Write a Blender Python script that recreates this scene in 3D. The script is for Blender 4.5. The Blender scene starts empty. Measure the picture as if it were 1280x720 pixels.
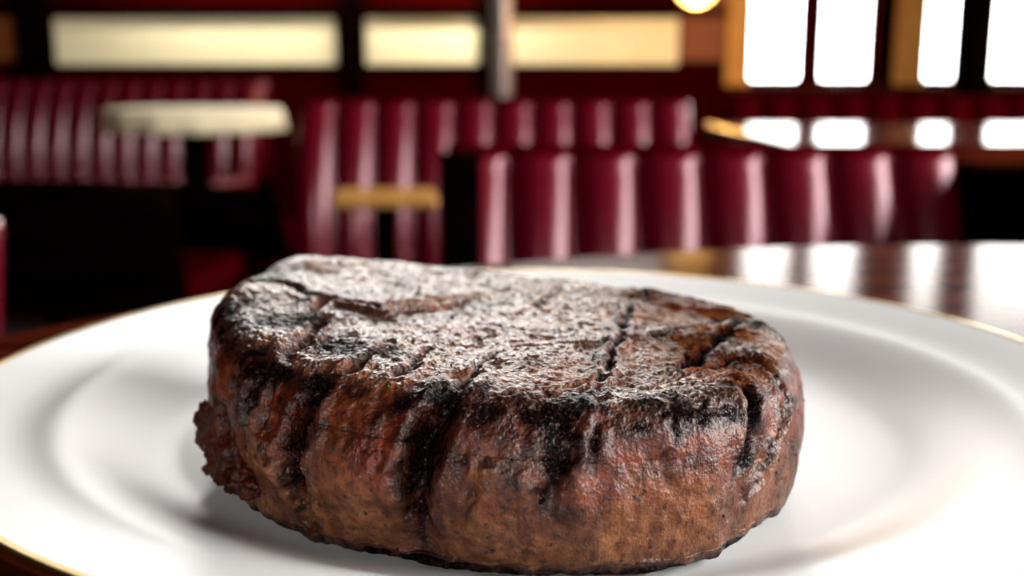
import bpy, bmesh, math, random
import numpy as np
from mathutils import Vector, Matrix
random.seed(7)
SC = bpy.context.scene
COL = SC.collection
PI = math.pi

# ------------------------------------------------------------------ camera
CAM = Vector((0.0, 0.0, 0.8512))
F_PX, HORIZON = 1360.0, 95.0
PITCH = math.atan((360 - HORIZON) / F_PX)
cp, sp = math.cos(PITCH), math.sin(PITCH)
def ray(px, py):
    x = (px - 640) / F_PX; y = -(py - 360) / F_PX
    return Vector((x, cp + y * sp, -sp + y * cp))
def at(px, py, Y):
    d = ray(px, py); return CAM + d * (Y / d.y)
def X(px, Y):
    return (px - 640) / F_PX * Y * cp          # at roughly horizon height
def Z(py, Y):
    return at(640, py, Y).z

# ------------------------------------------------------------------ helpers
def link(o, parent=None):
    COL.objects.link(o)
    if parent is not None: o.parent = parent
    return o
def tag(o, label=None, cat=None, group=None, kind=None):
    if label: o['label'] = label
    if cat: o['category'] = cat
    if group: o['group'] = group
    if kind: o['kind'] = kind
    return o
def thing(name, label, cat, loc=(0, 0, 0), rz=0.0, group=None):
    o = bpy.data.objects.new(name, None); COL.objects.link(o)
    o.location = loc; o.rotation_euler = (0, 0, rz); o.empty_display_size = .05
    return tag(o, label, cat, group)
def obj(name, bm, m, parent=None, smooth=False, bevel=0.0, seg=2):
    me = bpy.data.meshes.new(name)
    bmesh.ops.recalc_face_normals(bm, faces=bm.faces[:])
    bm.to_mesh(me); bm.free()
    if isinstance(m, (list, tuple)):
        for k in m: me.materials.append(k)
    else: me.materials.append(m)
    if smooth:
        for p in me.polygons: p.use_smooth = True
    o = bpy.data.objects.new(name, me); link(o, parent)
    if bevel:
        b = o.modifiers.new('bevel', 'BEVEL'); b.width = bevel; b.segments = seg; b.limit_method = 'ANGLE'
    return o
def struct(name, bm, m, **k):
    return tag(obj(name, bm, m, **k), kind='structure')
def box(bm, a, b):
    vs = [bm.verts.new((x, y, z)) for x in (a[0], b[0]) for y in (a[1], b[1]) for z in (a[2], b[2])]
    for f in ((0, 1, 3, 2), (4, 6, 7, 5), (0, 4, 5, 1), (2, 3, 7, 6), (0, 2, 6, 4), (1, 5, 7, 3)):
        bm.faces.new([vs[i] for i in f])
def boxm(*pairs):
    bm = bmesh.new()
    for a, b in pairs: box(bm, a, b)
    return bm
def lathe(bm, prof, n=64, c=(0, 0, 0), mats=None):
    rings = []
    for r, z in prof:
        if r < 1e-6: rings.append([bm.verts.new((c[0], c[1], c[2] + z))])
        else: rings.append([bm.verts.new((c[0] + r * math.cos(2 * PI * k / n), c[1] + r * math.sin(2 * PI * k / n), c[2] + z)) for k in range(n)])
    for i in range(len(rings) - 1):
        A, B = rings[i], rings[i + 1]
        for k in range(n):
            k2 = (k + 1) % n
            if len(A) == 1 and len(B) == 1: continue
            if len(A) == 1: f = bm.faces.new((A[0], B[k], B[k2]))
            elif len(B) == 1: f = bm.faces.new((A[k], B[0], A[k2]))
            else: f = bm.faces.new((A[k], B[k], B[k2], A[k2]))
            if mats: f.material_index = mats[i]
    return bm

# ------------------------------------------------------------------ materials
def mat(name, color, rough=.5, spec=.5, metal=0., coat=0., coat_rough=.1, sub=0., emis=None, es=0., tint=(1, 1, 1)):
    m = bpy.data.materials.new(name); m.use_nodes = True
    b = m.node_tree.nodes['Principled BSDF']
    b.inputs['Specular Tint'].default_value = (*tint, 1)
    b.inputs['Base Color'].default_value = (*color, 1)
    b.inputs['Roughness'].default_value = rough
    b.inputs['Specular IOR Level'].default_value = spec
    b.inputs['Metallic'].default_value = metal
    b.inputs['Coat Weight'].default_value = coat
    b.inputs['Coat Roughness'].default_value = coat_rough
    if sub:
        b.inputs['Subsurface Weight'].default_value = sub
    if emis:
        b.inputs['Emission Color'].default_value = (*emis, 1); b.inputs['Emission Strength'].default_value = es
    return m
def noisy(m, c1, c2, scale=(5, 5, 5), nscale=4., detail=5., bump=0., dist=0.002, lo=.35, hi=.65):
    """two-tone procedural colour and bump from object coordinates"""
    nt = m.node_tree; N = nt.nodes; L = nt.links; b = N['Principled BSDF']
    tc = N.new('ShaderNodeTexCoord'); mp = N.new('ShaderNodeMapping'); mp.inputs['Scale'].default_value = scale
    no = N.new('ShaderNodeTexNoise'); no.inputs['Scale'].default_value = nscale; no.inputs['Detail'].default_value = detail
    cr = N.new('ShaderNodeValToRGB'); e = cr.color_ramp.elements
    e[0].position = lo; e[0].color = (*c1, 1); e[1].position = hi; e[1].color = (*c2, 1)
    L.new(tc.outputs['Object'], mp.inputs['Vector']); L.new(mp.outputs[0], no.inputs['Vector'])
    L.new(no.outputs['Fac'], cr.inputs['Fac']); L.new(cr.outputs['Color'], b.inputs['Base Color'])
    if bump:
        bp = N.new('ShaderNodeBump'); bp.inputs['Strength'].default_value = bump; bp.inputs['Distance'].default_value = dist
        L.new(no.outputs['Fac'], bp.inputs['Height']); L.new(bp.outputs[0], b.inputs['Normal'])
    return m
M = {}
M['porcelain'] = noisy(mat('porcelain', (.8, .8, .8), .42, .4), (.865, .875, .885), (.875, .885, .895), nscale=3)
M['gold'] = noisy(mat('gold_rim', (.6, .4, .12), .28, metal=1.), (.55, .36, .10), (.68, .47, .18), nscale=20)
M['table_wood'] = noisy(mat('lacquered_table_wood', (.1, .02, .01), .13, .003, tint=(1, .72, .42)), (.030, .003, .002), (.085, .014, .005), scale=(2, 22, 2), nscale=3)
M['dark_wood'] = noisy(mat('dark_wood', (.01, .005, .004), .55, .0), (.0008, .0004, .0003), (.003, .001, .0008), scale=(1, 1, 8), nscale=5)
M['oak'] = noisy(mat('amber_oak', (.3, .14, .04), .5, .0), (.42, .20, .05), (.58, .30, .09), scale=(9, 9, 1), nscale=4)
M['leather'] = noisy(mat('oxblood_leather', (.15, .003, .012), .27, .75, tint=(1, .72, .80)), (.085, .0002, .005), (.125, .0004, .009), nscale=30, bump=.15, dist=.0006)
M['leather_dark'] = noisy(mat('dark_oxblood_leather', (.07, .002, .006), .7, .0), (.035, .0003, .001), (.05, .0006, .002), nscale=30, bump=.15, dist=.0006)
M['cream'] = noisy(mat('cream_panel', (.8, .7, .45), .6, .3), (.80, .70, .44), (.84, .75, .50), nscale=6)
M['red_wall'] = noisy(mat('oxblood_wall_paint', (.06, .002, .002), .7, .0), (.016, .0002, .0002), (.024, .0004, .0003), nscale=8)
M['amber_wall'] = noisy(mat('amber_wall_paint', (.3, .1, .02), .6, .3), (.15, .035, .005), (.21, .055, .008), nscale=5)
M['ceiling'] = noisy(mat('dark_ceiling_paint', (.03, .01, .008), .7, .2), (.012, .003, .002), (.018, .005, .003), nscale=4)
M['floor'] = noisy(mat('dark_carpet', (.012, .003, .004), .9, .1), (.003, .0006, .001), (.007, .0012, .002), nscale=40, bump=.3)
M['steel'] = noisy(mat('brushed_column', (.5, .42, .38), .35, metal=.6), (.20, .16, .155), (.28, .23, .22), scale=(20, 20, 1), nscale=6)
M['linen'] = noisy(mat('cream_linen', (.75, .62, .40), .7, .3), (.74, .62, .40), (.80, .70, .48), nscale=30, bump=.2)
M['brass'] = noisy(mat('brass', (.5, .33, .1), .3, metal=1.), (.45, .3, .09), (.55, .38, .14), nscale=15)
M['globe'] = mat('amber_glass_globe', (.9, .6, .2), .3, emis=(1.0, .55, .13), es=4)
M['shade_sheet'] = noisy(mat('contact_shade_dark', (.03, .008, .003), .08, .5, coat=.5), (.02, .005, .002), (.06, .016, .006), nscale=60)  # dark colour for the contact shadow below the steak
M['pepper'] = noisy(mat('cracked_pepper', (.012, .008, .006), .5, .4), (.006, .004, .003), (.03, .018, .012), nscale=900, bump=.4, dist=.0002)
M['salt'] = noisy(mat('salt_flake', (.85, .85, .83), .15, .6), (.8, .8, .78), (.9, .9, .88), nscale=500)
g = bpy.data.materials.new('window_glass'); g.use_nodes = True; nt = g.node_tree; nt.nodes.clear()
o_ = nt.nodes.new('ShaderNodeOutputMaterial'); mx = nt.nodes.new('ShaderNodeMixShader'); tr = nt.nodes.new('ShaderNodeBsdfTransparent')
gl = nt.nodes.new('ShaderNodeBsdfGlossy'); gl.inputs['Roughness'].default_value = .02; mx.inputs[0].default_value = .05
nt.links.new(tr.outputs[0], mx.inputs[1]); nt.links.new(gl.outputs[0], mx.inputs[2]); nt.links.new(mx.outputs[0], o_.inputs[0])
M['glass'] = g

# ------------------------------------------------------------------ room
RX0, RX1, RY0, RY1, RZ = -3.0, 3.1, -2.4, 5.5, 3.0
T = .12
def wall(name, axis, c, lo, hi, holes, m, z0=0, z1=RZ):
    """wall slab with rectangular openings; axis 'x': runs along X at Y=c; 'y': runs along Y at X=c (c, c+T)"""
    us = sorted({lo, hi, *[h[0] for h in holes], *[h[1] for h in holes]}); zs = sorted({z0, z1, *[h[2] for h in holes], *[h[3] for h in holes]})
    bm = bmesh.new(); t = T if c > 0 else -T
    for i in range(len(us) - 1):
        for j in range(len(zs) - 1):
            uc, zc = (us[i] + us[i + 1]) / 2, (zs[j] + zs[j + 1]) / 2
            if any(h[0] < uc < h[1] and h[2] < zc < h[3] for h in holes): continue
            if axis == 'x': box(bm, (us[i], c, zs[j]), (us[i + 1], c + t, zs[j + 1]))
            else: box(bm, (c, us[i], zs[j]), (c + t, us[i + 1], zs[j + 1]))
    return struct(name, bm, m)
WIN = [0]
def window(axis, c, h, bars=0, fw=.03, wood='dark_wood'):
    WIN[0] += 1
    e = bpy.data.objects.new('window_%d' % WIN[0], None); COL.objects.link(e); tag(e, kind='structure')
    u0, u1, z0, z1 = h; t = T if c > 0 else -T; y0, y1 = c + t * .35, c + t * .75
    bars_l = [((u0, z0), (u0 + fw, z1)), ((u1 - fw, z0), (u1, z1)), ((u0 + fw, z0), (u1 - fw, z0 + fw)), ((u0 + fw, z1 - fw), (u1 - fw, z1))]
    for k in range(bars):
        zz = z0 + (z1 - z0) * (k + 1) / (bars + 1); bars_l.append(((u0 + fw, zz - .012), (u1 - fw, zz + .012)))
    bm = bmesh.new()
    for a, b in bars_l:
        if axis == 'x': box(bm, (a[0], y0, a[1]), (b[0], y1, b[1]))
        else: box(bm, (y0, a[0], a[1]), (y1, b[0], b[1]))
    obj('window_frame', bm, M[wood], e)
    ym = c + t * .55; bm = bmesh.new()
    if axis == 'x': box(bm, (u0 + fw, ym, z0 + fw), (u1 - fw, ym + .004, z1 - fw))
    else: box(bm, (ym, u0 + fw, z0 + fw), (ym + .004, u1 - fw, z1 - fw))
    obj('pane', bm, M['glass'], e)
    l = bpy.data.lights.new('window_portal', 'AREA'); l.shape = 'RECTANGLE'; l.cycles.is_portal = True
    l.size = u1 - u0; l.size_y = z1 - z0
    lo_ = bpy.data.objects.new('window_portal', l); COL.objects.link(lo_); lo_['kind'] = 'helper'
    ctr = Vector(((u0 + u1) / 2, c + t, (z0 + z1) / 2)) if axis == 'x' else Vector((c + t, (u0 + u1) / 2, (z0 + z1) / 2))
    inward = Vector((0, -1 if c > 0 else 1, 0)) if axis == 'x' else Vector((-1 if c > 0 else 1, 0, 0))
    lo_.location = ctr; lo_.rotation_euler = inward.to_track_quat('-Z', 'Y').to_euler()
    return e
YB = RY1
wz = Z(102, YB)
def wx(p): return X(p, YB)
back_holes = [(wx(936), wx(1005), wz, 2.15), (wx(1026), wx(1092), wz, 2.15), (wx(1152), wx(1201), wz, 2.15), (wx(1232), 2.98, wz, 2.15),
              (-1.6, -.45, 1.7, 2.9), (-.35, .8, 1.7, 2.9)]
front_holes = [(-.55, .15, .95, 2.3)]
right_holes = [(-1.8, -.1, .9, 2.85), (.1, 2.0, .9, 2.85)]
left_holes = []
wall('wall_back', 'x', RY1, RX0, RX1, back_holes, M['red_wall'])
wall('wall_front', 'x', RY0, RX0, RX1, front_holes, M['red_wall'])
wall('wall_right', 'y', RX1, RY0, RY1, right_holes, M['red_wall'])
wall('wall_left', 'y', RX0, RY0, RY1, left_holes, M['red_wall'])
for h in back_holes: window('x', RY1, h, fw=.012 if h[2] < 1 else .03)
for h in front_holes: window('x', RY0, h, 1)
for h in right_holes: window('y', RX1, h, 1)
struct('floor', boxm(((RX0 - T, RY0 - T, -.1), (RX1 + T, RY1 + T, 0))), M['floor'])
struct('ceiling', boxm(((RX0 - T, RY0 - T, RZ), (RX1 + T, RY1 + T, RZ + .1))), M['ceiling'])

# back wall dressing: cream panels between dark posts, an amber bay, oak jambs
yp = YB - .02
pz0, pz1 = Z(81, YB), Z(23, YB)
def panel(a, b, m, z0=pz0, z1=pz1, name='wall_panel'):
    return struct(name, boxm(((wx(a), YB - .025, z0), (wx(b), YB - .002, z1))), m, bevel=.004)
panel(74, 422, M['cream']); panel(459, 600, M['cream']); panel(640, 846, M['cream'])
panel(848, 903, M['amber_wall'], Z(76, YB), Z(-200, YB)); panel(-60, 26, M['amber_wall'], Z(76, YB), Z(12, YB))
for i, (a, b) in enumerate(((32, 68), (428, 456), (599, 613))):
    struct('trim_%d' % (i + 1), boxm(((wx(a), YB - .07, 0), (wx(b), YB - .001, RZ))), M['dark_wood'], bevel=.006)
struct('trim_4', boxm(((wx(-80), YB - .06, pz1 + .01), (wx(905), YB - .001, pz1 + .05))), M['dark_wood'], bevel=.004)
struct('trim_5', boxm(((wx(905), YB - .06, wz - .02), (wx(935), YB - .001, RZ))), M['oak'], bevel=.004)
struct('trim_6', boxm(((wx(1112), YB - .08, wz - .02), (wx(1149), YB - .001, RZ))), M['oak'], bevel=.004)
struct('trim_7', boxm(((wx(1094), YB - .05, wz - .02), (wx(1111), YB - .001, RZ))), M['dark_wood'], bevel=.004)
struct('trim_8', boxm(((wx(905), YB - .22, wz - .05), (3.0, YB - .001, wz - .015))), M['table_wood'], bevel=.006)
for i, (n, m) in enumerate((('left', -1), ('right', 1))):
    xx = RX0 if m < 0 else RX1
    struct('baseboard_' + n, boxm(((xx, RY0, 0), (xx - m * .02, RY1, .12))), M['dark_wood'])
struct('baseboard_back', boxm(((RX0, YB - .02, 0), (RX1, YB, .12))), M['dark_wood'])

# free-standing posts
def post(name, label, pa, pb, Y, m, cap=.02):
    x0, x1 = X(pa, Y), X(pb, Y); xc, r = (x0 + x1) / 2, (x1 - x0) / 2
    t = thing(name, label, 'column', (xc, Y, 0))
    obj('shaft', lathe(bmesh.new(), [(0, .1), (r, .1), (r, RZ - .08), (0, RZ - .08)], 40), m, t, smooth=False)
    obj('base', lathe(bmesh.new(), [(0, 0), (r + cap, 0), (r + cap, .07), (r + .005, .1), (0, .1)], 40), M['brass'], t)
    obj('capital', lathe(bmesh.new(), [(0, RZ - .08), (r + .005, RZ - .08), (r + cap, RZ - .05), (r + cap, RZ), (0, RZ)], 40), M['brass'], t)
post('column', 'slim pale metal column standing between two cream wall panels', 614, 641, 4.9, M['steel'])
post('column', 'thick black column standing in front of the bright windows at the right', 1197, 1238, 3.5, M['dark_wood'])

# ------------------------------------------------------------------ seating
def channel_back(x0, pitch, n, z0, z1, depth=.09, lean=.16, lift=.0, sub=10, nz=22, curve=0.):
    """upholstered back with vertical channels, front towards -Y, reclining at the top"""
    bm = bmesh.new(); cols = []
    tube = pitch * .42
    H = z1 - z0
    prof = []                                   # (y centre line, z) and bulge factor
    for j in range(nz + 1):
        t = j / nz; z = z0 + H * t
        y = lean * H * t ** 2.2 * 1.3
        prof.append((y, z, 1.0))
    for k in range(1, 7):                       # rounded top roll
        a = k / 6 * PI / 2
        prof.append((prof[nz][0] + .022 * (1 - math.cos(a)) * 1.2, z1 + .022 * math.sin(a), math.cos(a) * .9 + .1))
    prof.append((prof[-1][0] + depth * .5, z1 + .020, .05))
    for i in range(n * sub + 1):
        u = i / sub; ph = u - math.floor(u)
        b = math.sqrt(max(0., 1 - (2 * ph - 1) ** 2)) if 0 < ph < 1 else 0
        x = x0 + u * pitch
        col = []
        for (y, z, f) in prof:
            col.append(bm.verts.new((x, y - tube * b * f + curve * (u / n) ** 2, z)))
        yb = prof[-1][0] + .012 + curve * (u / n) ** 2
        col.append(bm.verts.new((x, yb, z1 + .005))); col.append(bm.verts.new((x, yb, z0)))
        cols.append(col)
    for a, b in zip(cols, cols[1:]):
        for j in range(len(a) - 1): bm.faces.new((a[j], b[j], b[j + 1], a[j + 1]))
        bm.faces.new((a[-1], b[-1], b[0], a[0]))
    bm.faces.new(cols[0]); bm.faces.new(list(reversed(cols[-1])))
    return bm
def booth(label, px0, pitch_px, n, Y, ytop, seat_z=.46, name='banquette', rz=0., end_panel=None, lean=.16, group=None, leather='leather'):
    pitch = pitch_px / F_PX * Y * cp
    x0 = X(px0, Y); z1 = Z(ytop, Y) - .02; z0 = seat_z - .02
    t = thing(name, label, 'banquette', (x0, Y, 0), rz, group)
    L = pitch * n
    bo = obj('backrest', channel_back(0, pitch, n, z0, z1, lean=lean), [M[leather], M['leather_dark']], t, smooth=True)
    for p_ in bo.data.polygons:
        if p_.center.z > z1 + .012: p_.material_index = 1
    bm = boxm(((0, -.44, seat_z - .11), (L, .015, seat_z)))
    obj('seat', bm, M[leather], t, bevel=.03, seg=4)
    obj('plinth', boxm(((.01, -.38, .0), (L - .01, .10, seat_z - .11))), M['dark_wood'], t)
    bk = lean * (z1 - z0) * 1.3
    obj('top_rail', boxm(((-.005, bk + .045, z1 - .06), (L + .005, bk + .09, z1 + .0))), M['leather_dark'], t, bevel=.012, seg=3)
    obj('back_panel', boxm(((0, bk + .05, .0), (L, bk + .085, z1 - .06))), M['dark_wood'], t)
    if end_panel:
        for s in end_panel:
            a = (-.03, 0) if s < 0 else (L, L + .03)
            obj('end_panel', boxm(((a[0], -.42, 0), (a[1], bk + .09, z1 - .0))), M['dark_wood'], t, bevel=.01)
    return t
booth('red leather banquette with the widest channels, nearest behind the steak', 551, 86, 8, 1.35, 190, seat_z=.40, lean=.20, end_panel=(1,))
booth('red leather banquette with narrow channels, behind the nearest one', 362, 51, 10, 2.35, 124, seat_z=.44, lean=.20)
b3 = booth('long channelled red leather banquette along the back at the left', -60, 31, 13, 4.7, 101, seat_z=.46, lean=.20, rz=-.22)
booth('dull red leather banquette behind the glossy right table', 915, 45, 9, 3.3, 122, seat_z=.44, lean=.2, leather='leather_dark')  # whole banquette uses the darker, matte leather
# dark wooden divider between the two middle banquettes
t = thing('wooden_post', 'slim black wooden post at the left end of the nearest banquette', 'post', (X(574, .86), .86, 0))
obj('panel', boxm(((-.016, -.012, 0), (.016, .012, Z(200, .86)))), M['dark_wood'], t, bevel=.004)
obj('cap_rail', boxm(((-.018, -.016, Z(200, .86)), (.018, .016, Z(192, .86)))), M['dark_wood'], t, bevel=.004)

# ------------------------------------------------------------------ tables
def pedestal(t, top_z, r=.04, br=.22):
    obj('pedestal', lathe(bmesh.new(), [(0, .03), (r * 1.6, .03), (r * 1.1, .08), (r, .3), (r, top_z - .1), (r * 1.8, top_z - .02), (0, top_z - .02)], 32), M['dark_wood'], t, smooth=True)
    obj('foot', lathe(bmesh.new(), [(0, 0), (br, 0), (br, .012), (br * .9, .022), (r * 1.6, .04), (0, .04)], 48), M['dark_wood'], t)
# own table
t = thing('dining_table', 'glossy round red-brown wooden table carrying the white plate', 'table', (.27, .07, 0))
obj('table_top', lathe(bmesh.new(), [(0, .715), (.585, .715), (.594, .719), (.60, .728), (.60, .740), (.596, .747), (.588, .75), (0, .75)], 160), M['table_wood'], t)
obj('apron', lathe(bmesh.new(), [(0, .66), (.50, .66), (.50, .714), (0, .714)], 96), M['dark_wood'], t)
pedestal(t, .66, .05, .3)
# glossy table behind the near banquette, at the right
ta = thing('dining_table', 'glossy dark table reflecting the windows behind the nearest banquette', 'table', (X(1210, 2.2), 2.2, 0))
w = X(1210, 2.2) - X(922, 2.2)
obj('table_top', boxm(((-w, -.40, .705), (w, .38, .742))), M['table_wood'], ta, bevel=.01, seg=3)
obj('apron', boxm(((-w + .06, -.34, .66), (w - .06, .32, .704))), M['dark_wood'], ta)
pedestal(ta, .66)
# round table with short cream cloth, left
Yt = 3.35; xt = X(240, Yt)
tb = thing('round_table', 'dark round table under a cream cloth in front of left banquette', 'table', (xt, Yt, 0))
zt = Z(136, Yt)
obj('table_top', lathe(bmesh.new(), [(0, zt - .03), (.25, zt - .03), (.255, zt - .015), (.25, zt - .004), (0, zt - .004)], 64), M['dark_wood'], tb)
pedestal(tb, zt - .01)
bm = bmesh.new()
n = 160
def cloth_ring(r, z, wv):
    return [bm.verts.new(((r + wv * math.sin(14 * 2 * PI * k / n) + wv * .5 * math.sin(9 * 2 * PI * k / n + 1)) * math.cos(2 * PI * k / n), (r + wv * math.sin(14 * 2 * PI * k / n)) * math.sin(2 * PI * k / n), z)) for k in range(n)]
rings = [cloth_ring(.08, 0, 0), cloth_ring(.2, 0, 0), cloth_ring(.256, -.001, 0), cloth_ring(.262, -.006, .0005), cloth_ring(.265, -.03, .003), cloth_ring(.268, -.065, .005)]
for a, b in zip(rings, rings[1:]):
    for k in range(n): bm.faces.new((a[k], b[k], b[(k + 1) % n], a[(k + 1) % n]))
bm.faces.new(rings[0])
cl = obj('tablecloth', bm, M['linen'], smooth=True); cl.location = (xt, Yt, zt + .001)
s = cl.modifiers.new('thick', 'SOLIDIFY'); s.thickness = .002; s.offset = 1
tag(cl, 'cream cloth draped over the round table at the left', 'tablecloth')
# small tan table in front of the narrow-channel banquette
Ys = 1.75; xs = X(478, Ys)
tc_ = thing('side_table', 'small tan wooden table in front of the narrow-channel banquette', 'table', (xs, Ys, 0), .12)
zs = Z(240, Ys)
obj('table_top', boxm(((-.082, -.07, zs - .018), (.082, .07, zs))), M['oak'], tc_, bevel=.006, seg=3)
obj('leg', boxm(((-.018, -.018, .02), (.018, .018, zs - .018))), M['dark_wood'], tc_)
obj('foot', boxm(((-.09, -.09, 0), (.09, .09, .02))), M['dark_wood'], tc_, bevel=.004)
# dark chair mass at left: high backed chairs pushed to the round table
def chair(label, x, y, rz, top=.80, back=None):
    t = thing('dining_chair', label, 'chair', (x, y, 0), rz)
    obj('seat', boxm(((-.23, -.22, .40), (.23, .22, .47))), M['leather_dark'], t, bevel=.03, seg=4)
    bm = bmesh.new(); nx, nz = 14, 10; g0 = []
    for sgn in (0, 1):
        rows = []
        for j in range(nz + 1):
            tt = j / nz; z = .44 + (top - .44) * tt
            rows.append([bm.verts.new((-.22 + .44 * i / nx, .19 + .06 * tt + (.0 if sgn else .045) + .05 * (1 - (2 * i / nx - 1) ** 2), z + .015 * (1 - (2 * i / nx - 1) ** 2) * tt)) for i in range(nx + 1)])
        for a, b in zip(rows, rows[1:]):
            for i in range(nx): bm.faces.new((a[i], a[i + 1], b[i + 1], b[i]))
        g0.append(rows)
    A, B = g0
    for i in range(nx):
        bm.faces.new((A[0][i], B[0][i], B[0][i + 1], A[0][i + 1])); bm.faces.new((A[-1][i], A[-1][i + 1], B[-1][i + 1], B[-1][i]))
    for j in range(nz):
        bm.faces.new((A[j][0], A[j + 1][0], B[j + 1][0], B[j][0])); bm.faces.new((A[j][-1], B[j][-1], B[j + 1][-1], A[j + 1][-1]))
    obj('backrest', bm, back or M['dark_wood'], t, smooth=True, bevel=.006)
    for sx in (-.19, .19):
        for sy in (-.18, .18):
            obj('leg', boxm(((sx - .018, sy - .018, 0), (sx + .018, sy + .018, .41))), M['dark_wood'], t, bevel=.003)
    return t
chair('black wooden chair with dark red seat, left, facing away', X(120, 2.2), 2.2, PI, top=.66)
chair('dark red leather chair at the far left edge, beyond the dining table', X(10, 1.02) - .27, .80, .0, top=Z(286, 1.02), back=M['leather'])
chair('black wooden chair with dark red seat beside the round table', X(300, 2.7), 2.75, PI * .9, top=.60)

# ------------------------------------------------------------------ lamps
lp = at(871, -20, 4.6)
t = thing('pendant_lamp', 'glowing amber glass pendant lamp hanging before the back wall', 'lamp', tuple(lp))
bm = bmesh.new(); prof = [(0, -.085)] + [(.088 * math.sin(a), -.085 * math.cos(a)) for a in [k * PI / 16 for k in range(1, 15)]] + [(.02, .083), (0, .083)]
obj('globe', lathe(bm, prof, 40), M['globe'], t, smooth=True)
obj('cap', lathe(bmesh.new(), [(0, .078), (.035, .078), (.03, .10), (.012, .13), (0, .13)], 32), M['brass'], t, smooth=True)
obj('cord', lathe(bmesh.new(), [(0, .125), (.004, .125), (.004, RZ - lp.z - .02), (0, RZ - lp.z - .02)], 12), M['dark_wood'], t)
obj('ceiling_rose', lathe(bmesh.new(), [(0, RZ - lp.z - .025), (.05, RZ - lp.z - .025), (.05, RZ - lp.z), (0, RZ - lp.z)], 32), M['brass'], t)
pl = bpy.data.lights.new('pendant_glow', 'POINT'); pl.energy = 12; pl.color = (1, .55, .16); pl.shadow_soft_size = .09
po = bpy.data.objects.new('pendant_glow', pl); link(po, t); po.location = (0, -.0, -.10)
def added_wash_lamp(label, px, power, length=.5):  # lamp added out of view to brighten the cream panels
    zc = pz1 + .42
    t = thing('added_wash_lamp', label, 'lamp', (wx(px), YB - .26, zc), 0, 'added lamps washing the cream panels')
    bm = bmesh.new(); lathe(bm, [(0, -length / 2), (.03, -length / 2), (.03, length / 2), (0, length / 2)], 24)
    bmesh.ops.rotate(bm, verts=bm.verts, cent=(0, 0, 0), matrix=Matrix.Rotation(PI / 2, 3, 'Y'))
    obj('lamp_shade', bm, M['brass'], t)
    obj('arm', boxm(((-.01, .02, -.008), (.01, .24, .008))), M['brass'], t)
    obj('wall_plate', boxm(((-.04, .24, -.05), (.04, .255, .05))), M['brass'], t, bevel=.004)
    l = bpy.data.lights.new('added_wash_light', 'AREA'); l.shape = 'RECTANGLE'; l.size = length; l.size_y = .04; l.energy = power; l.color = (1, .93, .78)
    lo = bpy.data.objects.new('added_wash_light', l); link(lo, t); lo.location = (0, .0, -.04); lo.rotation_euler = Vector((0, .5, -1)).to_track_quat('-Z', 'Y').to_euler()
    lo.rotation_euler = (math.radians(28), 0, 0)
added_wash_lamp('added unseen brass lamp brightening the widest cream panel', 300, 4, .9)
added_wash_lamp('added unseen brass lamp brightening the middle cream panel', 570, 4.6, .6)

# ------------------------------------------------------------------ plate
PC = Vector((.007, .293, .75))
prof = [(0, .0035), (.06, .0035), (.066, .0), (.070, .0), (.074, .0025), (.098, .0030), (.113, .0072), (.122, .0118), (.135, .0145), (.1505, .0188), (.1525, .0205),
        (.1528, .0216), (.1518, .0224), (.1496, .0221),
        (.147, .0216), (.142, .0205), (.136, .0191), (.131, .0179)]
for k_ in range(25, -1, -1):                 # soft step between rim and well
    q_ = k_ / 25; prof.append((.095 + .033 * q_, .006 + .0055 * (1 - math.cos(PI * q_)) + .0006 * max(0, q_ - .7) / .3))
prof += [(.088, .006), (.07, .006), (.04, .006), (0, .006)]
mats = [0] * (len(prof) - 1)
for i in (9, 10, 11, 12): mats[i] = 1
bm = lathe(bmesh.new(), prof, 256, mats=mats)
gold_faces = [f for f in bm.faces if f.material_index == 1]
pt = thing('plate', 'large round white porcelain plate with a thin gold rim, under the steak', 'plate', tuple(PC))
bmg = bmesh.new()
lathe(bmg, prof[9:14] + [(.1497, .0217), (.1505, .0204), (.1510, .0192)], 256)
bmesh.ops.delete(bm, geom=gold_faces, context='FACES_ONLY')
obj('dish', bm, M['porcelain'], pt, smooth=True)
obj('gold_rim', bmg, M['gold'], pt, smooth=True)
PZ = .756                                   # eating surface

# ------------------------------------------------------------------ noise
_rng = np.random.RandomState(3)
_perm = _rng.permutation(4096)
_grad = _rng.normal(size=(4096, 3)); _grad /= np.linalg.norm(_grad, axis=1)[:, None]
def pnoise(P, seed=0):
    P = P + seed * 17.31
    I = np.floor(P).astype(np.int64); Fr = P - I
    U = Fr * Fr * Fr * (Fr * (Fr * 6 - 15) + 10)
    out = np.zeros(len(P))
    for dx in (0, 1):
        for dy in (0, 1):
            for dz in (0, 1):
                h = _perm[(_perm[(_perm[(I[:, 0] + dx) & 4095] + I[:, 1] + dy) & 4095] + I[:, 2] + dz) & 4095]
                g = _grad[h]
                d = (Fr[:, 0] - dx) * g[:, 0] + (Fr[:, 1] - dy) * g[:, 1] + (Fr[:, 2] - dz) * g[:, 2]
                w = (U[:, 0] if dx else 1 - U[:, 0]) * (U[:, 1] if dy else 1 - U[:, 1]) * (U[:, 2] if dz else 1 - U[:, 2])
                out += w * d
    return out * 1.5
def fbm(P, oct=4, seed=0, gain=.5):
    s = 0; a = 1.
    for k in range(oct): s = s + a * pnoise(P * 2 ** k, seed + k); a *= gain
    return s
def ridged(P, oct=3, seed=0):
    s = 0; a = 1.
    for k in range(oct): s = s + a * (1 - 2 * np.abs(pnoise(P * 2 ** k, seed + k))); a *= .5
    return s / 1.75
def smooth(a, b, x):
    t = np.clip((x - a) / (b - a), 0, 1); return t * t * (3 - 2 * t)

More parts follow.
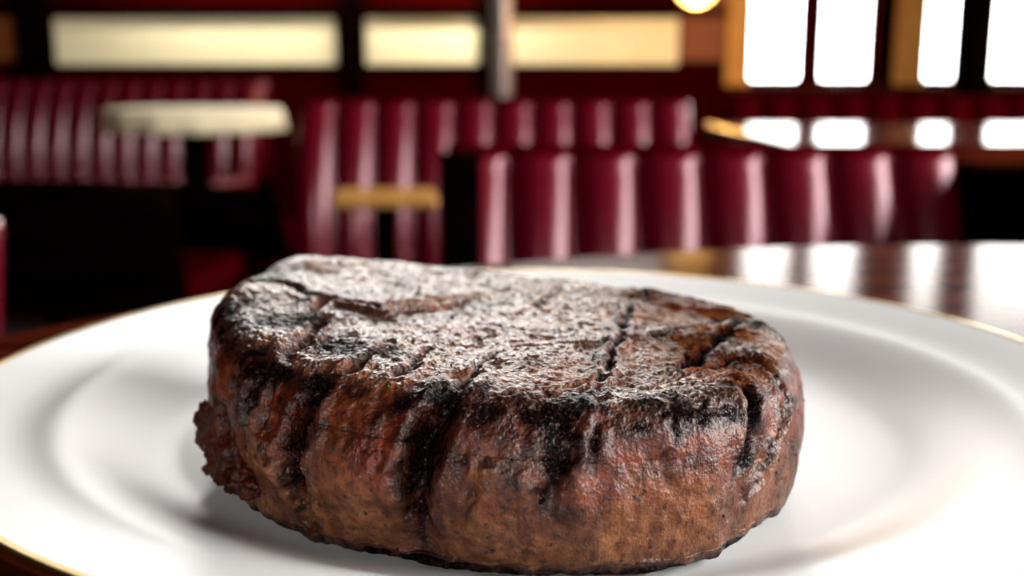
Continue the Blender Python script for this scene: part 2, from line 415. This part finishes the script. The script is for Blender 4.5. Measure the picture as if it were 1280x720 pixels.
# ------------------------------------------------------------------ steak
OUT = [(.0685, .250), (.0690, .272), (.0618, .291), (.0370, .308), (.0080, .322), (-.0220, .330), (-.0480, .335), (-.0660, .333), (-.0755, .320),
       (-.0785, .297), (-.0780, .272), (-.0730, .250), (-.0600, .2240), (-.0400, .2065), (-.0180, .1965), (.0040, .1915), (.0220, .1910), (.0410, .1990), (.0560, .2160), (.0655, .2340)]
O = np.array(OUT); CTR = np.array([-.004, .266])
NTH = 1100
d = O - CTR; th = np.unwrap(np.arctan2(d[:, 1], d[:, 0])); rr = np.hypot(d[:, 0], d[:, 1])
o = np.argsort(th % (2 * PI)); ths = (th % (2 * PI))[o]; rs = rr[o]
TH = np.linspace(0, 2 * PI, NTH, endpoint=False)
tt = np.r_[ths[-4:] - 2 * PI, ths, ths[:4] + 2 * PI]; rv = np.r_[rs[-4:], rs, rs[:4]]
R0 = np.interp(TH, tt, rv)
k = np.exp(-.5 * (np.arange(-60, 61) / 16.) ** 2); k /= k.sum()
R0 = np.convolve(np.r_[R0[-60:], R0, R0[:60]], k, 'valid')
rt, rb = .0092, .0042                       # top / bottom edge radius
def top_h(x, y):
    u = (x + .08) / .15; v = (y - .195) / .14
    h = .0385 - .0030 * u + .0025 * np.clip(v, 0, 1) * (1 - u)
    h = h + .0018 * np.exp(-(((x + .066) / .016) ** 2 + ((y - .322) / .016) ** 2))     # back left knob
    h = h + .0022 * np.exp(-(((x + .067) / .011) ** 2 + ((y - .272) / .014) ** 2))     # left lobe
    h = h - .0028 * smooth(.4, 0, v) * smooth(.2, .7, u)
    h = h - .0030 * np.exp(-(((x - .055) / .03) ** 2)) * smooth(.7, .4, v) * 0.3
    return h
rows = []                                    # (mode, radial inset, fraction of height, angle)
nb, ns, ne, ntp = 12, 120, 46, 210
X2, Y2 = np.cos(TH), np.sin(TH)
xe, ye = CTR[0] + R0 * X2, CTR[1] + R0 * Y2
G = []
for i in range(nb):                          # underside
    f = (i / nb) ** .8
    r = (R0 - rb - .002) * f; G.append(np.c_[CTR[0] + r * X2, CTR[1] + r * Y2, np.full(NTH, .0004)])
HE = top_h(CTR[0] + (R0 - rt) * X2, CTR[1] + (R0 - rt) * Y2)
for i in range(22):                          # lower curve
    a = i / 22 * PI / 2
    r = R0 - .002 - rb + rb * np.sin(a); G.append(np.c_[CTR[0] + r * X2, CTR[1] + r * Y2, .0004 + rb * (1 - np.cos(a)) + 0 * r])
for i in range(ns):                          # side
    f = i / ns
    z = rb + (HE - rt - rb) * f
    r = R0 - .002 * (1 - np.sin(min(1, f * 1.15 + .05) * PI / 2)) - .0016 * f ** 3; G.append(np.c_[CTR[0] + r * X2, CTR[1] + r * Y2, z])
for i in range(ne):                          # upper edge
    a = i / ne * PI / 2
    r = R0 - .0016 - rt + rt * np.cos(a); x_, y_ = CTR[0] + r * X2, CTR[1] + r * Y2
    G.append(np.c_[x_, y_, HE - rt + rt * np.sin(a)])
for i in range(ntp):
    f = 1 - (i / ntp)
    r = (R0 - .0016 - rt) * f; x_, y_ = CTR[0] + r * X2, CTR[1] + r * Y2
    w_ = smooth(1, .8, np.full(NTH, f))
    G.append(np.c_[x_, y_, HE * (1 - w_) + top_h(x_, y_) * w_])
G = np.array(G); NR = G.shape[0]
dv = np.gradient(G, axis=0); du = (np.roll(G, -1, 1) - np.roll(G, 1, 1))
NN = np.cross(du, dv); NN /= np.maximum(np.linalg.norm(NN, axis=2), 1e-12)[..., None]
NN[:nb] = (0, 0, -1)
P0 = G.reshape(-1, 3).copy(); N0 = NN.reshape(-1, 3)
bad = ~np.isfinite(N0).all(1); N0[bad] = (0, 0, 1)
Pw = P0 + np.array([0, 0, PZ])
# points on the surface named by where they show from the table edge
RWv = Pw - np.array(CAM)
fwd = RWv[:, 1] * cp - RWv[:, 2] * sp; upv = RWv[:, 1] * sp + RWv[:, 2] * cp
PXv = 640 + F_PX * RWv[:, 0] / fwd; PYv = 360 - F_PX * upv / fwd
facing = (N0 * RWv).sum(1) < 0
def on(px, py):
    dd = (PXv - px) ** 2 + (PYv - py) ** 2 + np.where(facing, 0, 1e9)
    return P0[int(np.argmin(dd))]
def polydist(pts):
    Q = [on(*p) for p in pts]; best = np.full(len(P0), 9.); par = np.zeros(len(P0)); n = len(Q) - 1
    for i in range(n):
        a, b = Q[i], Q[i + 1]; ab = b - a; L2 = max(ab @ ab, 1e-12)
        t_ = np.clip(((P0 - a) @ ab) / L2, 0, 1); dd = np.linalg.norm(P0 - a - t_[:, None] * ab, axis=1)
        m_ = dd < best; best[m_] = dd[m_]; par[m_] = (i + t_[m_]) / n
    return best, par
mm = .001
warp = np.c_[fbm(P0 * 160, 3, 1), fbm(P0 * 160, 3, 9), fbm(P0 * 160, 3, 15)] * 1.5 * mm
P0w = P0 + warp
_P0save = P0
disp = np.zeros(len(P0)); char = np.zeros(len(P0)); red = np.zeros(len(P0)); pale = np.zeros(len(P0))
def groove(pts, w, depth, ch=0., rd=0., chw=1.6, taper=True, lip=.35):
    global disp, char, red
    global P0
    P0 = P0w
    dd, par = polydist_w(pts)
    P0 = _P0save
    tp = np.sin(np.clip(par, .02, .98) * PI) ** .5 if taper else 1.
    g = np.exp(-(dd / w) ** 2) * tp
    disp -= depth * g
    disp += depth * lip * np.exp(-((dd - 1.9 * w) / (w * .9)) ** 2) * tp
    if ch: char = np.maximum(char, ch * np.exp(-(dd / (w * chw)) ** 2) * tp)
    if rd: red = np.maximum(red, rd * np.exp(-(dd / (w * 1.5)) ** 2) * tp)
def polydist_w(pts):
    Q = []
    for p in pts:
        dd = (PXv - p[0]) ** 2 + (PYv - p[1]) ** 2 + np.where(facing, 0, 1e9)
        Q.append(_P0save[int(np.argmin(dd))])
    best = np.full(len(P0w), 9.); par = np.zeros(len(P0w)); n = len(Q) - 1
    for i in range(n):
        a, b = Q[i], Q[i + 1]; ab = b - a; L2 = max(ab @ ab, 1e-12)
        t_ = np.clip(((P0w - a) @ ab) / L2, 0, 1); dd = np.linalg.norm(P0w - a - t_[:, None] * ab, axis=1)
        m_ = dd < best; best[m_] = dd[m_]; par[m_] = (i + t_[m_]) / n
    return best, par
def blob(px, py, r, amt, arr='char', bump=0.):
    global char, red, pale, disp
    c = on(px, py); g = np.exp(-(np.linalg.norm(P0w - c, axis=1) / r) ** 2)
    if arr == 'char': char = np.maximum(char, amt * g)
    elif arr == 'red': red = np.maximum(red, amt * g)
    elif arr == 'pale': pale = np.maximum(pale, amt * g)
    disp += bump * g
# side lobes (swellings between the string-like creases)
for (px, py, r, b) in ((352, 560, .009, .0048), (455, 570, .011, .0060), (470, 620, .010, .002), (600, 590, .012, .0046), (640, 640, .012, .0015), (760, 600, .014, .0018), (860, 560, .013, .0015), (962, 530, .009, .0014), (290, 470, .010, .0015)):
    blob(px, py, r, 0, '', b)
# creases down the side
groove([(338, 430), (328, 470), (322, 510), (316, 560), (312, 600)], 2.2 * mm, 4.0 * mm, .95)
groove([(408, 462), (398, 500), (388, 545), (382, 600), (392, 650)], 2.0 * mm, 4.6 * mm, .85)
groove([(582, 470), (566, 500), (545, 530), (532, 575), (528, 625), (533, 680)], 2.4 * mm, 4.6 * mm, 1.)
groove([(705, 530), (698, 575), (688, 610), (682, 645)], 2.2 * mm, 1.6 * mm, .9)
groove([(752, 500), (742, 545), (735, 590)], 1.2 * mm, 1.2 * mm, .8)
groove([(922, 478), (934, 505), (936, 540), (926, 588)], 1.5 * mm, 2.2 * mm, 1.)
groove([(955, 452), (975, 490), (972, 530), (958, 580), (935, 625)], 1.2 * mm, 1.5 * mm, .5, .7)
groove([(276, 470), (285, 520), (290, 570), (300, 605)], 1.6 * mm, 2.2 * mm, .6)
groove([(350, 470), (345, 520), (360, 560), (395, 590)], 1.0 * mm, 1.2 * mm, .5)
groove([(620, 560), (600, 610), (575, 660)], 1.0 * mm, 1.0 * mm, .35, .3)
groove([(840, 520), (830, 570), (845, 620)], 1.0 * mm, .8 * mm, .35, .4)
# top fissures
groove([(386, 396), (404, 377), (440, 384), (476, 392), (500, 388), (550, 379), (600, 368)], 1.5 * mm, 2.8 * mm, .25, 1., lip=.6)
groove([(296, 352), (340, 354), (372, 362), (400, 376)], 2.0 * mm, 2.4 * mm, .9, .2)
groove([(408, 398), (392, 412), (376, 430), (362, 456)], 1.4 * mm, 2.4 * mm, .3, 1.)
groove([(488, 430), (462, 446), (438, 462), (416, 490)], 1.3 * mm, 1.8 * mm, .4, 1.)
groove([(540, 436), (515, 455), (495, 480), (478, 510)], 1.2 * mm, 1.2 * mm, .4, 1.)
groove([(625, 440), (600, 458), (578, 476)], .8 * mm, 1.2 * mm, .8)
groove([(796, 352), (786, 390), (772, 425), (760, 455), (750, 480), (745, 505)], 1.0 * mm, 1.0 * mm, .75, lip=.8)
groove([(640, 436), (700, 431), (760, 428), (820, 420), (870, 410), (915, 396)], .9 * mm, 1.2 * mm, .85)
groove([(838, 474), (862, 454), (890, 434), (914, 414), (934, 396)], 1.3 * mm, 1.3 * mm, .95)
groove([(700, 362), (686, 378), (660, 392)], 1.2 * mm, 1.0 * mm, .55)
groove([(800, 352), (808, 366), (800, 380)], 1.2 * mm, 1.0 * mm, .7)
groove([(640, 500), (690, 492), (735, 480), (790, 470)], .9 * mm, 1.1 * mm, .4, .8)
groove([(800, 492), (850, 475), (905, 452), (950, 440)], .8 * mm, 1.0 * mm, .3, .8)
groove([(830, 500), (880, 482), (930, 462)], .8 * mm, 1.0 * mm, .3, .7)
groove([(930, 440), (955, 460), (968, 480)], 1.0 * mm, 1.2 * mm, .5, .6)
# char and meat tones
for a in ((352, 402, .0105, 1.), (300, 385, .008, .8), (318, 345, .009, .85), (428, 436, .0095, 1.), (480, 446, .007, .7), (350, 348, .006, .7), (395, 520, .005, .7), (545, 545, .0065, .9), (330, 480, .006, .8),
          (925, 580, .0035, 1.), (700, 545, .007, .8), (640, 505, .008, .75), (600, 492, .007, .7), (560, 495, .007, .8), (720, 508, .008, .75), (790, 500, .008, .65), (860, 505, .007, .7), (900, 500, .006, .6), (930, 405, .006, .7), (985, 405, .006, .5), (690, 620, .005, .6), (640, 575, .004, .5)):
    blob(a[0], a[1], a[2], a[3])
for a in ((350, 575, .009, 1.), (345, 520, .007, 1.), (330, 620, .008, .55), (440, 560, .012, .85), (600, 530, .006, .8), (500, 560, .006, .4), (595, 570, .009, .8), (610, 640, .010, .4), (970, 560, .008, 1.), (945, 520, .005, .7), (860, 600, .010, .65), (800, 630, .010, .5), (740, 640, .010, .35), (680, 610, .004, .5)):
    blob(a[0], a[1], a[2], a[3], 'pale')
for a in ((270, 450, .008, .7), (480, 520, .008, .55), (650, 540, .009, .7), (830, 545, .010, .8), (760, 550, .006, .6), (880, 385, .009, .5), (690, 480, .006, .5), (520, 470, .006, .7)):
    blob(a[0], a[1], a[2], a[3], 'red')
isT = smooth(.6, .9, N0[:, 2]); side = smooth(.75, .2, N0[:, 2]) * (N0[:, 2] > -.6)
edge = np.clip(1 - isT - side, 0, 1)
THv = np.tile(TH, NR); arc = THv * .07
sidew = smooth(0, .02, P0[:, 2])
disp += side * 1.2 * mm * fbm(np.c_[arc * 60, P0[:, 2] * 14 + P0[:, 0] * 5, 0 * arc] + 3, 3, 21)          # vertical folds
disp += side * .65 * mm * fbm(np.c_[arc * 240, P0[:, 2] * 130, 0 * arc] + 5, 3, 31)
disp += .9 * mm * fbm(P0 * 55, 2, 41)
# diagonal muscle grain over the top
ca, sa = math.cos(.55), math.sin(.55)
gx = P0[:, 0] * ca + P0[:, 1] * sa; gy = -P0[:, 0] * sa + P0[:, 1] * ca
grain = ridged(np.c_[gx * 90 + .3 * fbm(P0 * 90, 2, 5), gy * 420, P0[:, 2] * 40], 2, 51)
gmask = isT * (.45 + .55 * smooth(-.1, .4, fbm(P0 * 40, 2, 61)))
disp += gmask * .30 * mm * grain
pit = fbm(P0 * 420, 3, 71)
disp += (isT + edge) * .34 * mm * pit
crustn = fbm(P0 * 800, 2, 81)
disp += np.clip(char + .25 * isT, 0, 1) * .22 * mm * crustn
holes = smooth(.62, .8, pnoise(P0 * 190, 91)); disp -= isT * 1.0 * mm * holes; char = np.maximum(char, isT * holes * .8)
# upper rim gets darker crust, lower belly paler
rim = np.exp(-((N0[:, 2] - .62) / .28) ** 2) * (P0[:, 2] > .02)
char = np.clip(char * .85 + rim * (.26 + .55 * fbm(P0 * 120, 3, 101)), 0, 1)
low = smooth(.022, .006, P0[:, 2]) * side
pale = np.clip(pale + low * .45 + side * .35 * fbm(P0 * 90, 3, 111), 0, 1)
up = side * smooth(.014, .030, P0[:, 2] + .006 * fbm(P0 * 70, 2, 171))
pl_ = np.clip((pale - .45) / .55, 0, 1) * (P0[:, 0] < .02)
red = np.maximum(red * (1 - .6 * pl_), np.clip(up * 1.1, 0, 1) * (1 - .6 * pl_)); char = np.maximum(char, up * (.20 + .25 * fbm(P0 * 150, 3, 181)) * (1 - pl_)); pale = pale * (1 - .2 * up)
bot = smooth(.005, .001, P0[:, 2]); char = np.clip(char + bot * .8, 0, 1)
char = np.clip(char + .30 * fbm(P0 * 230, 3, 121) * (char > .05) + .10 * isT * smooth(.1, .6, fbm(P0 * 100, 3, 131)), 0, 1)
und = np.arange(len(P0)) < nb * NTH
disp[und] = 0
Pf = P0 + N0 * disp[:, None]
Pf[:, 2] = np.maximum(Pf[:, 2], .0003)
dull = np.zeros(len(P0))
for (px, py, r_, a_v) in ((880, 388, .024, 1.), (960, 400, .016, .8), (820, 365, .014, .7), (690, 470, .008, .5), (780, 470, .012, .5), (700, 352, .010, .4)):
    dull = np.maximum(dull, a_v * np.exp(-(np.linalg.norm(P0w - on(px, py), axis=1) / r_) ** 2))
dull = np.maximum(dull, isT * .85 * smooth(.008, .042, P0[:, 0]) * smooth(-.005, .02, P0[:, 0] * .5 + (P0[:, 1] - .22)))
dull = np.maximum(dull, red * .9 * isT)
dull = np.clip(dull + .42 * fbm(P0 * 110, 3, 151) * isT, 0, 1)
grainv = np.clip(.5 + .5 * grain, 0, 1)
verts = np.vstack([Pf, [[CTR[0], CTR[1], .0004]], [Pf[-NTH:].mean(0)]])
idx = np.arange(NR * NTH).reshape(NR, NTH)
a_ = idx[:-1]; b_ = np.roll(idx, -1, 1)[:-1]; c_ = np.roll(idx, -1, 1)[1:]; d_ = idx[1:]
quads = np.stack([a_, b_, c_, d_], -1).reshape(-1, 4)
t0 = np.c_[np.roll(idx[0], -1), idx[0], np.full(NTH, NR * NTH)]
t1 = np.c_[idx[-1], np.roll(idx[-1], -1), np.full(NTH, NR * NTH + 1)]
me = bpy.data.meshes.new('beef_steak')
nq, ntri = len(quads), 2 * NTH
me.vertices.add(len(verts)); me.vertices.foreach_set('co', verts.astype(np.float32).ravel())
lv = np.r_[quads.ravel(), t0.ravel(), t1.ravel()].astype(np.int32)
me.loops.add(len(lv)); me.loops.foreach_set('vertex_index', lv)
me.polygons.add(nq + ntri)
me.polygons.foreach_set('loop_start', np.r_[np.arange(nq) * 4, nq * 4 + np.arange(ntri) * 3].astype(np.int32))
me.update(calc_edges=True); me.validate()
me.polygons.foreach_set('use_smooth', np.ones(len(me.polygons), bool))
for nm, ar in (('char', char), ('red', red), ('pale', pale), ('top', isT), ('grain', grainv), ('dull', dull)):
    at_ = me.attributes.new(nm, 'FLOAT', 'POINT'); at_.data.foreach_set('value', np.r_[ar, 0, ar[-1]].astype(np.float32))

def steak_material():
    m = bpy.data.materials.new('seared_beef'); m.use_nodes = True; nt = m.node_tree; N = nt.nodes; L = nt.links
    b = N['Principled BSDF']
    def attr(n):
        a = N.new('ShaderNodeAttribute'); a.attribute_name = n; return a.outputs['Fac']
    def math_(op, a, b_, clamp=False):
        n = N.new('ShaderNodeMath'); n.operation = op; n.use_clamp = clamp
        for i, v in enumerate((a, b_)):
            if isinstance(v, (int, float)): n.inputs[i].default_value = v
            else: L.new(v, n.inputs[i])
        return n.outputs[0]
    def mix(f, a, c):
        n = N.new('ShaderNodeMix'); n.data_type = 'RGBA'
        if isinstance(f, (int, float)): n.inputs[0].default_value = f
        else: L.new(f, n.inputs[0])
        for i, v in ((6, a), (7, c)):
            if isinstance(v, tuple): n.inputs[i].default_value = (*v, 1)
            else: L.new(v, n.inputs[i])
        return n.outputs[2]
    tc = N.new('ShaderNodeTexCoord').outputs['Object']
    def noise(s, det=4, rough=.6, dist=0.):
        n = N.new('ShaderNodeTexNoise'); n.inputs['Scale'].default_value = s; n.inputs['Detail'].default_value = det; n.inputs['Roughness'].default_value = rough
        n.inputs['Distortion'].default_value = dist; L.new(tc, n.inputs['Vector']); return n.outputs['Fac']
    def ramp(f, lo, hi):
        n = N.new('ShaderNodeMapRange'); n.inputs[1].default_value = lo; n.inputs[2].default_value = hi; n.interpolation_type = 'SMOOTHSTEP'; L.new(f, n.inputs[0]); return n.outputs[0]
    n1 = noise(120, 5); n2 = noise(420, 4); n3 = noise(1500, 3)
    brown = mix(ramp(n1, .35, .68), (.026, .0040, .0016), (.12, .029, .0095))
    brown = mix(math_('MULTIPLY', attr('top'), math_('ADD', .35, math_('MULTIPLY', attr('dull'), .5))), brown, mix(ramp(n2, .35, .65), (.12, .038, .013), (.26, .095, .034)))
    n0 = noise(48, 3); dark0 = ramp(n0, .56, .40)
    brown = mix(math_('MULTIPLY', dark0, .65), brown, (.022, .0035, .0018))
    tan = mix(ramp(n2, .3, .7), (.13, .036, .012), (.35, .145, .058))
    c = mix(math_('MULTIPLY', attr('pale'), ramp(n1, .2, .6), True), brown, tan)
    redc = mix(ramp(n2, .35, .65), (.050, .0048, .0016), (.23, .036, .009))
    c = mix(attr('red'), c, redc)
    c = mix(math_('MULTIPLY', ramp(attr('grain'), .35, .1), math_('MULTIPLY', attr('top'), .7)), c, (.05, .012, .006))
    chf = math_('ADD', attr('char'), math_('MULTIPLY', math_('SUBTRACT', n2, .5), 1.2), False)
    dk = ramp(chf, .08, .42)
    c = mix(dk, c, mix(ramp(n3, .35, .65), (.014, .0025, .0014), (.045, .009, .004)))
    chf = ramp(chf, .42, .74)
    c = mix(chf, c, mix(ramp(n3, .4, .65), (.002, .0013, .0015), (.012, .006, .005)))
    spk = ramp(noise(520, 3), .60, .68)
    c = mix(math_('MULTIPLY', spk, .85), c, (.008, .003, .002))
    L.new(c, b.inputs['Base Color'])
    b.inputs['Specular IOR Level'].default_value = .55
    rg = math_('ADD', .42, math_('MULTIPLY', n2, .22)); L.new(rg, b.inputs['Roughness'])
    L.new(math_('SUBTRACT', math_('SUBTRACT', math_('ADD', .65, math_('MULTIPLY', attr('top'), .10)), math_('MULTIPLY', attr('dull'), .75)), math_('MULTIPLY', chf, math_('SUBTRACT', .58, math_('MULTIPLY', ramp(n3, .55, .62), .5))), True), b.inputs['Coat Weight'])
    b.inputs['Specular Tint'].default_value = (1, .84, .70, 1)
    L.new(math_('MULTIPLY', math_('SUBTRACT', 1., attr('dull')), math_('SUBTRACT', math_('ADD', .10, math_('MULTIPLY', attr('top'), .45)), math_('MULTIPLY', chf, .48), True)), b.inputs['Specular IOR Level'])
    b.inputs['Coat Weight'].default_value = .45; b.inputs['Coat Roughness'].default_value = .10
    b.inputs['Subsurface Weight'].default_value = .0
    v = N.new('ShaderNodeTexVoronoi'); v.inputs['Scale'].default_value = 1100; L.new(tc, v.inputs['Vector'])
    fm = N.new('ShaderNodeMapping'); fm.inputs['Scale'].default_value = (1, 1, .6); L.new(tc, fm.inputs['Vector'])
    fn = N.new('ShaderNodeTexNoise'); fn.inputs['Scale'].default_value = 650; fn.inputs['Detail'].default_value = 4; fn.inputs['Distortion'].default_value = .6; L.new(fm.outputs[0], fn.inputs['Vector'])
    gran = math_('MULTIPLY', v.outputs['Distance'], math_('ADD', .15, math_('MULTIPLY', math_('MAXIMUM', attr('top'), attr('char')), .9)))
    hsum = math_('ADD', math_('ADD', math_('MULTIPLY', n3, .8), math_('MULTIPLY', fn.outputs['Fac'], 1.2)), gran)
    bp = N.new('ShaderNodeBump'); bp.inputs['Strength'].default_value = 1.; bp.inputs['Distance'].default_value = .0005
    L.new(hsum, bp.inputs['Height'])
    bp2 = N.new('ShaderNodeBump'); bp2.inputs['Strength'].default_value = .8; bp2.inputs['Distance'].default_value = .0008
    L.new(n2, bp2.inputs['Height']); L.new(bp.outputs[0], bp2.inputs['Normal'])
    L.new(bp2.outputs[0], b.inputs['Normal']); 
    bp3 = N.new('ShaderNodeBump'); bp3.inputs['Strength'].default_value = .8; bp3.inputs['Distance'].default_value = .0004
    L.new(math_('ADD', math_('ADD', n3, math_('MULTIPLY', fn.outputs['Fac'], 1.2)), math_('MULTIPLY', gran, .8)), bp3.inputs['Height']); L.new(bp3.outputs[0], b.inputs['Coat Normal'])
    return m
M['beef'] = steak_material()
me.materials.append(M['beef'])
st = bpy.data.objects.new('beef_steak', me); COL.objects.link(st); st.location = (0, 0, PZ + .0002)
tag(st, 'thick grilled beef steak, charred brown, lying on the white plate', 'steak')

# crisp shreds hanging off the left end (part of the steak)
def lump(bm, c, r, seed, sx=1, sy=1, sz=1):
    g_ = bmesh.ops.create_icosphere(bm, subdivisions=4, radius=1.)
    vs = g_['verts']; A = np.array([v.co[:] for v in vs])
    f = 1 + .35 * fbm(A * 1.6 + seed, 3, seed) + .10 * fbm(A * 7 + seed, 2, seed + 5)
    for v, a, k_ in zip(vs, A, f): v.co = Vector((c[0] + a[0] * r * sx * k_, c[1] + a[1] * r * sy * k_, c[2] + a[2] * r * sz * k_))
bm = bmesh.new()
for i, (px, py, r, sx, sy, sz) in enumerate(((252, 528, .0042, 1, 1, 1.5), (246, 512, .0026, .8, .9, 1.3), (262, 545, .0042, 1.1, 1, 1.2), (258, 562, .0032, 1., 1, 1), (252, 583, .0020, 1.1, 1, .9), (262, 576, .0028, 1.3, 1, .8), (276, 583, .0045, 1.1, 1, 1), (290, 598, .0038, 1.2, 1, .9), (284, 570, .0055, 1, 1, 1.2), (301, 608, .0030, 1, 1, .8), (268, 520, .0045, .9, 1, 1.6))):
    r *= .85; p = at(px + 12, py + 4, .247 - .0006 * (px - 250) ) ; lump(bm, (p.x, p.y, max(p.z - PZ, r * 1.5)), r, i + 2, sx, sy, sz)
cr = obj('crisp_shred', bm, M['beef'], st, smooth=True)
m2 = cr.data
for nm, vv in (('char', .30), ('red', 1.), ('dull', .3), ('pale', 0.), ('top', 0.), ('grain', .5)):
    at_ = m2.attributes.new(nm, 'FLOAT', 'POINT'); at_.data.foreach_set('value', np.full(len(m2.vertices), vv, np.float32))
# cracked pepper pressed into the crust
rs_ = np.random.RandomState(11); bm = bmesh.new(); topi = np.where((isT > .8))[0]; sidei = np.where((side > .6) & (P0[:, 1] < .27) & (P0[:, 2] > .006))[0]
spots = [on(565, 396), on(536, 406), on(522, 369), on(640, 412), on(600, 425), on(700, 400)]
spots += [Pf[i] for i in rs_.choice(topi, 60)] + [Pf[i] for i in rs_.choice(sidei, 45)]
for i, c in enumerate(spots):
    r = (.0010 if i < 6 else rs_.uniform(.0003, .0007))
    g_ = bmesh.ops.create_icosphere(bm, subdivisions=1, radius=1.); q = rs_.uniform(.6, 1.2, 3)
    for v in g_['verts']:
        kx = 1 + rs_.uniform(-.25, .25); v.co = Vector((c[0] + v.co.x * r * q[0] * kx, c[1] + v.co.y * r * q[1] * kx, c[2] + v.co.z * r * q[2] * kx * .8))
pp = obj('cracked_pepper', bm, M['pepper'], st); pp['kind'] = 'stuff'; pp['label'] = 'black cracked pepper'
# dark sheet under the steak, standing in for its contact shadow
bm = bmesh.new(); n = 220; ring = []
for kx in range(n):
    a = 2 * PI * kx / n; r = np.interp(a, TH, R0) - .0072 + .0012 * math.sin(5 * a) + .001 * math.sin(11 * a + 2) + .0006 * math.sin(23 * a)
    ring.append((a, r))
lay = [(.3, .0005), (.9, .0005), (.985, .00045), (1., .0002), (1.0, .00002)]
prev = None
for f, z in lay:
    cur = [bm.verts.new((CTR[0] + r * f * math.cos(a), CTR[1] + r * f * math.sin(a), z)) for a, r in ring]
    if prev:
        for kx in range(n): bm.faces.new((prev[kx], cur[kx], cur[(kx + 1) % n], prev[(kx + 1) % n]))
    else: bm.faces.new(cur)
    prev = cur
ju = obj('contact_shade', bm, M['shade_sheet'], smooth=True); ju.location = (0, 0, PZ)
tag(ju, 'dark sheet painted as contact shadow under the edge of the steak', 'shade_sheet', kind='stuff')
# salt flakes fallen on the plate
for (px, py, r, lb) in ((340, 641, .0007, 'tiny white salt flake at left foot of the steak'), (866, 680, .0008, 'tiny pale crumb at right foot of the steak')):
    d_ = ray(px, py); t_ = (PZ - CAM.z) / d_.z; p = CAM + d_ * t_
    bm = bmesh.new(); g_ = bmesh.ops.create_icosphere(bm, subdivisions=2, radius=r)
    for v in bm.verts: v.co *= 1 + random.uniform(-.2, .2); v.co.z *= .6
    so = obj('salt_flake', bm, M['salt']); so.location = (p.x, p.y - .001, PZ + r * .45); tag(so, lb, 'salt flake', 'flakes at the foot of the steak')

# ------------------------------------------------------------------ world
w = bpy.data.worlds.new('overcast_sky'); SC.world = w; w.use_nodes = True; nt = w.node_tree; bg = nt.nodes['Background']
tc = nt.nodes.new('ShaderNodeTexCoord'); sx = nt.nodes.new('ShaderNodeSeparateXYZ'); cr_ = nt.nodes.new('ShaderNodeValToRGB')
nt.links.new(tc.outputs['Generated'], sx.inputs[0]); nt.links.new(sx.outputs['Z'], cr_.inputs['Fac'])
e = cr_.color_ramp.elements; e[0].position = 0.0; e[0].color = (.88, .855, .82, 1); e[1].position = .5; e[1].color = (1, .967, .92, 1)
nt.links.new(cr_.outputs['Color'], bg.inputs['Color']); bg.inputs['Strength'].default_value = 9.0

# ------------------------------------------------------------------ camera object
cd = bpy.data.cameras.new('camera'); cam = bpy.data.objects.new('camera', cd); COL.objects.link(cam)
cam.location = CAM; cam.rotation_euler = (PI / 2 - PITCH, 0, 0)
cd.sensor_width = 36; cd.lens = F_PX / 1280 * 36
cd.clip_start = .01
cd.dof.use_dof = True; cd.dof.focus_distance = .213; cd.dof.aperture_fstop = 10.5
SC.camera = cam
SC.view_settings.view_transform = 'Standard'; SC.view_settings.look = 'None'; SC.view_settings.exposure = 1.35
SC.view_settings.gamma = 1; SC.view_settings.use_curve_mapping = False
SC.cycles.sample_clamp_indirect = 8
SC.cycles.caustics_reflective = False; SC.cycles.caustics_refractive = False
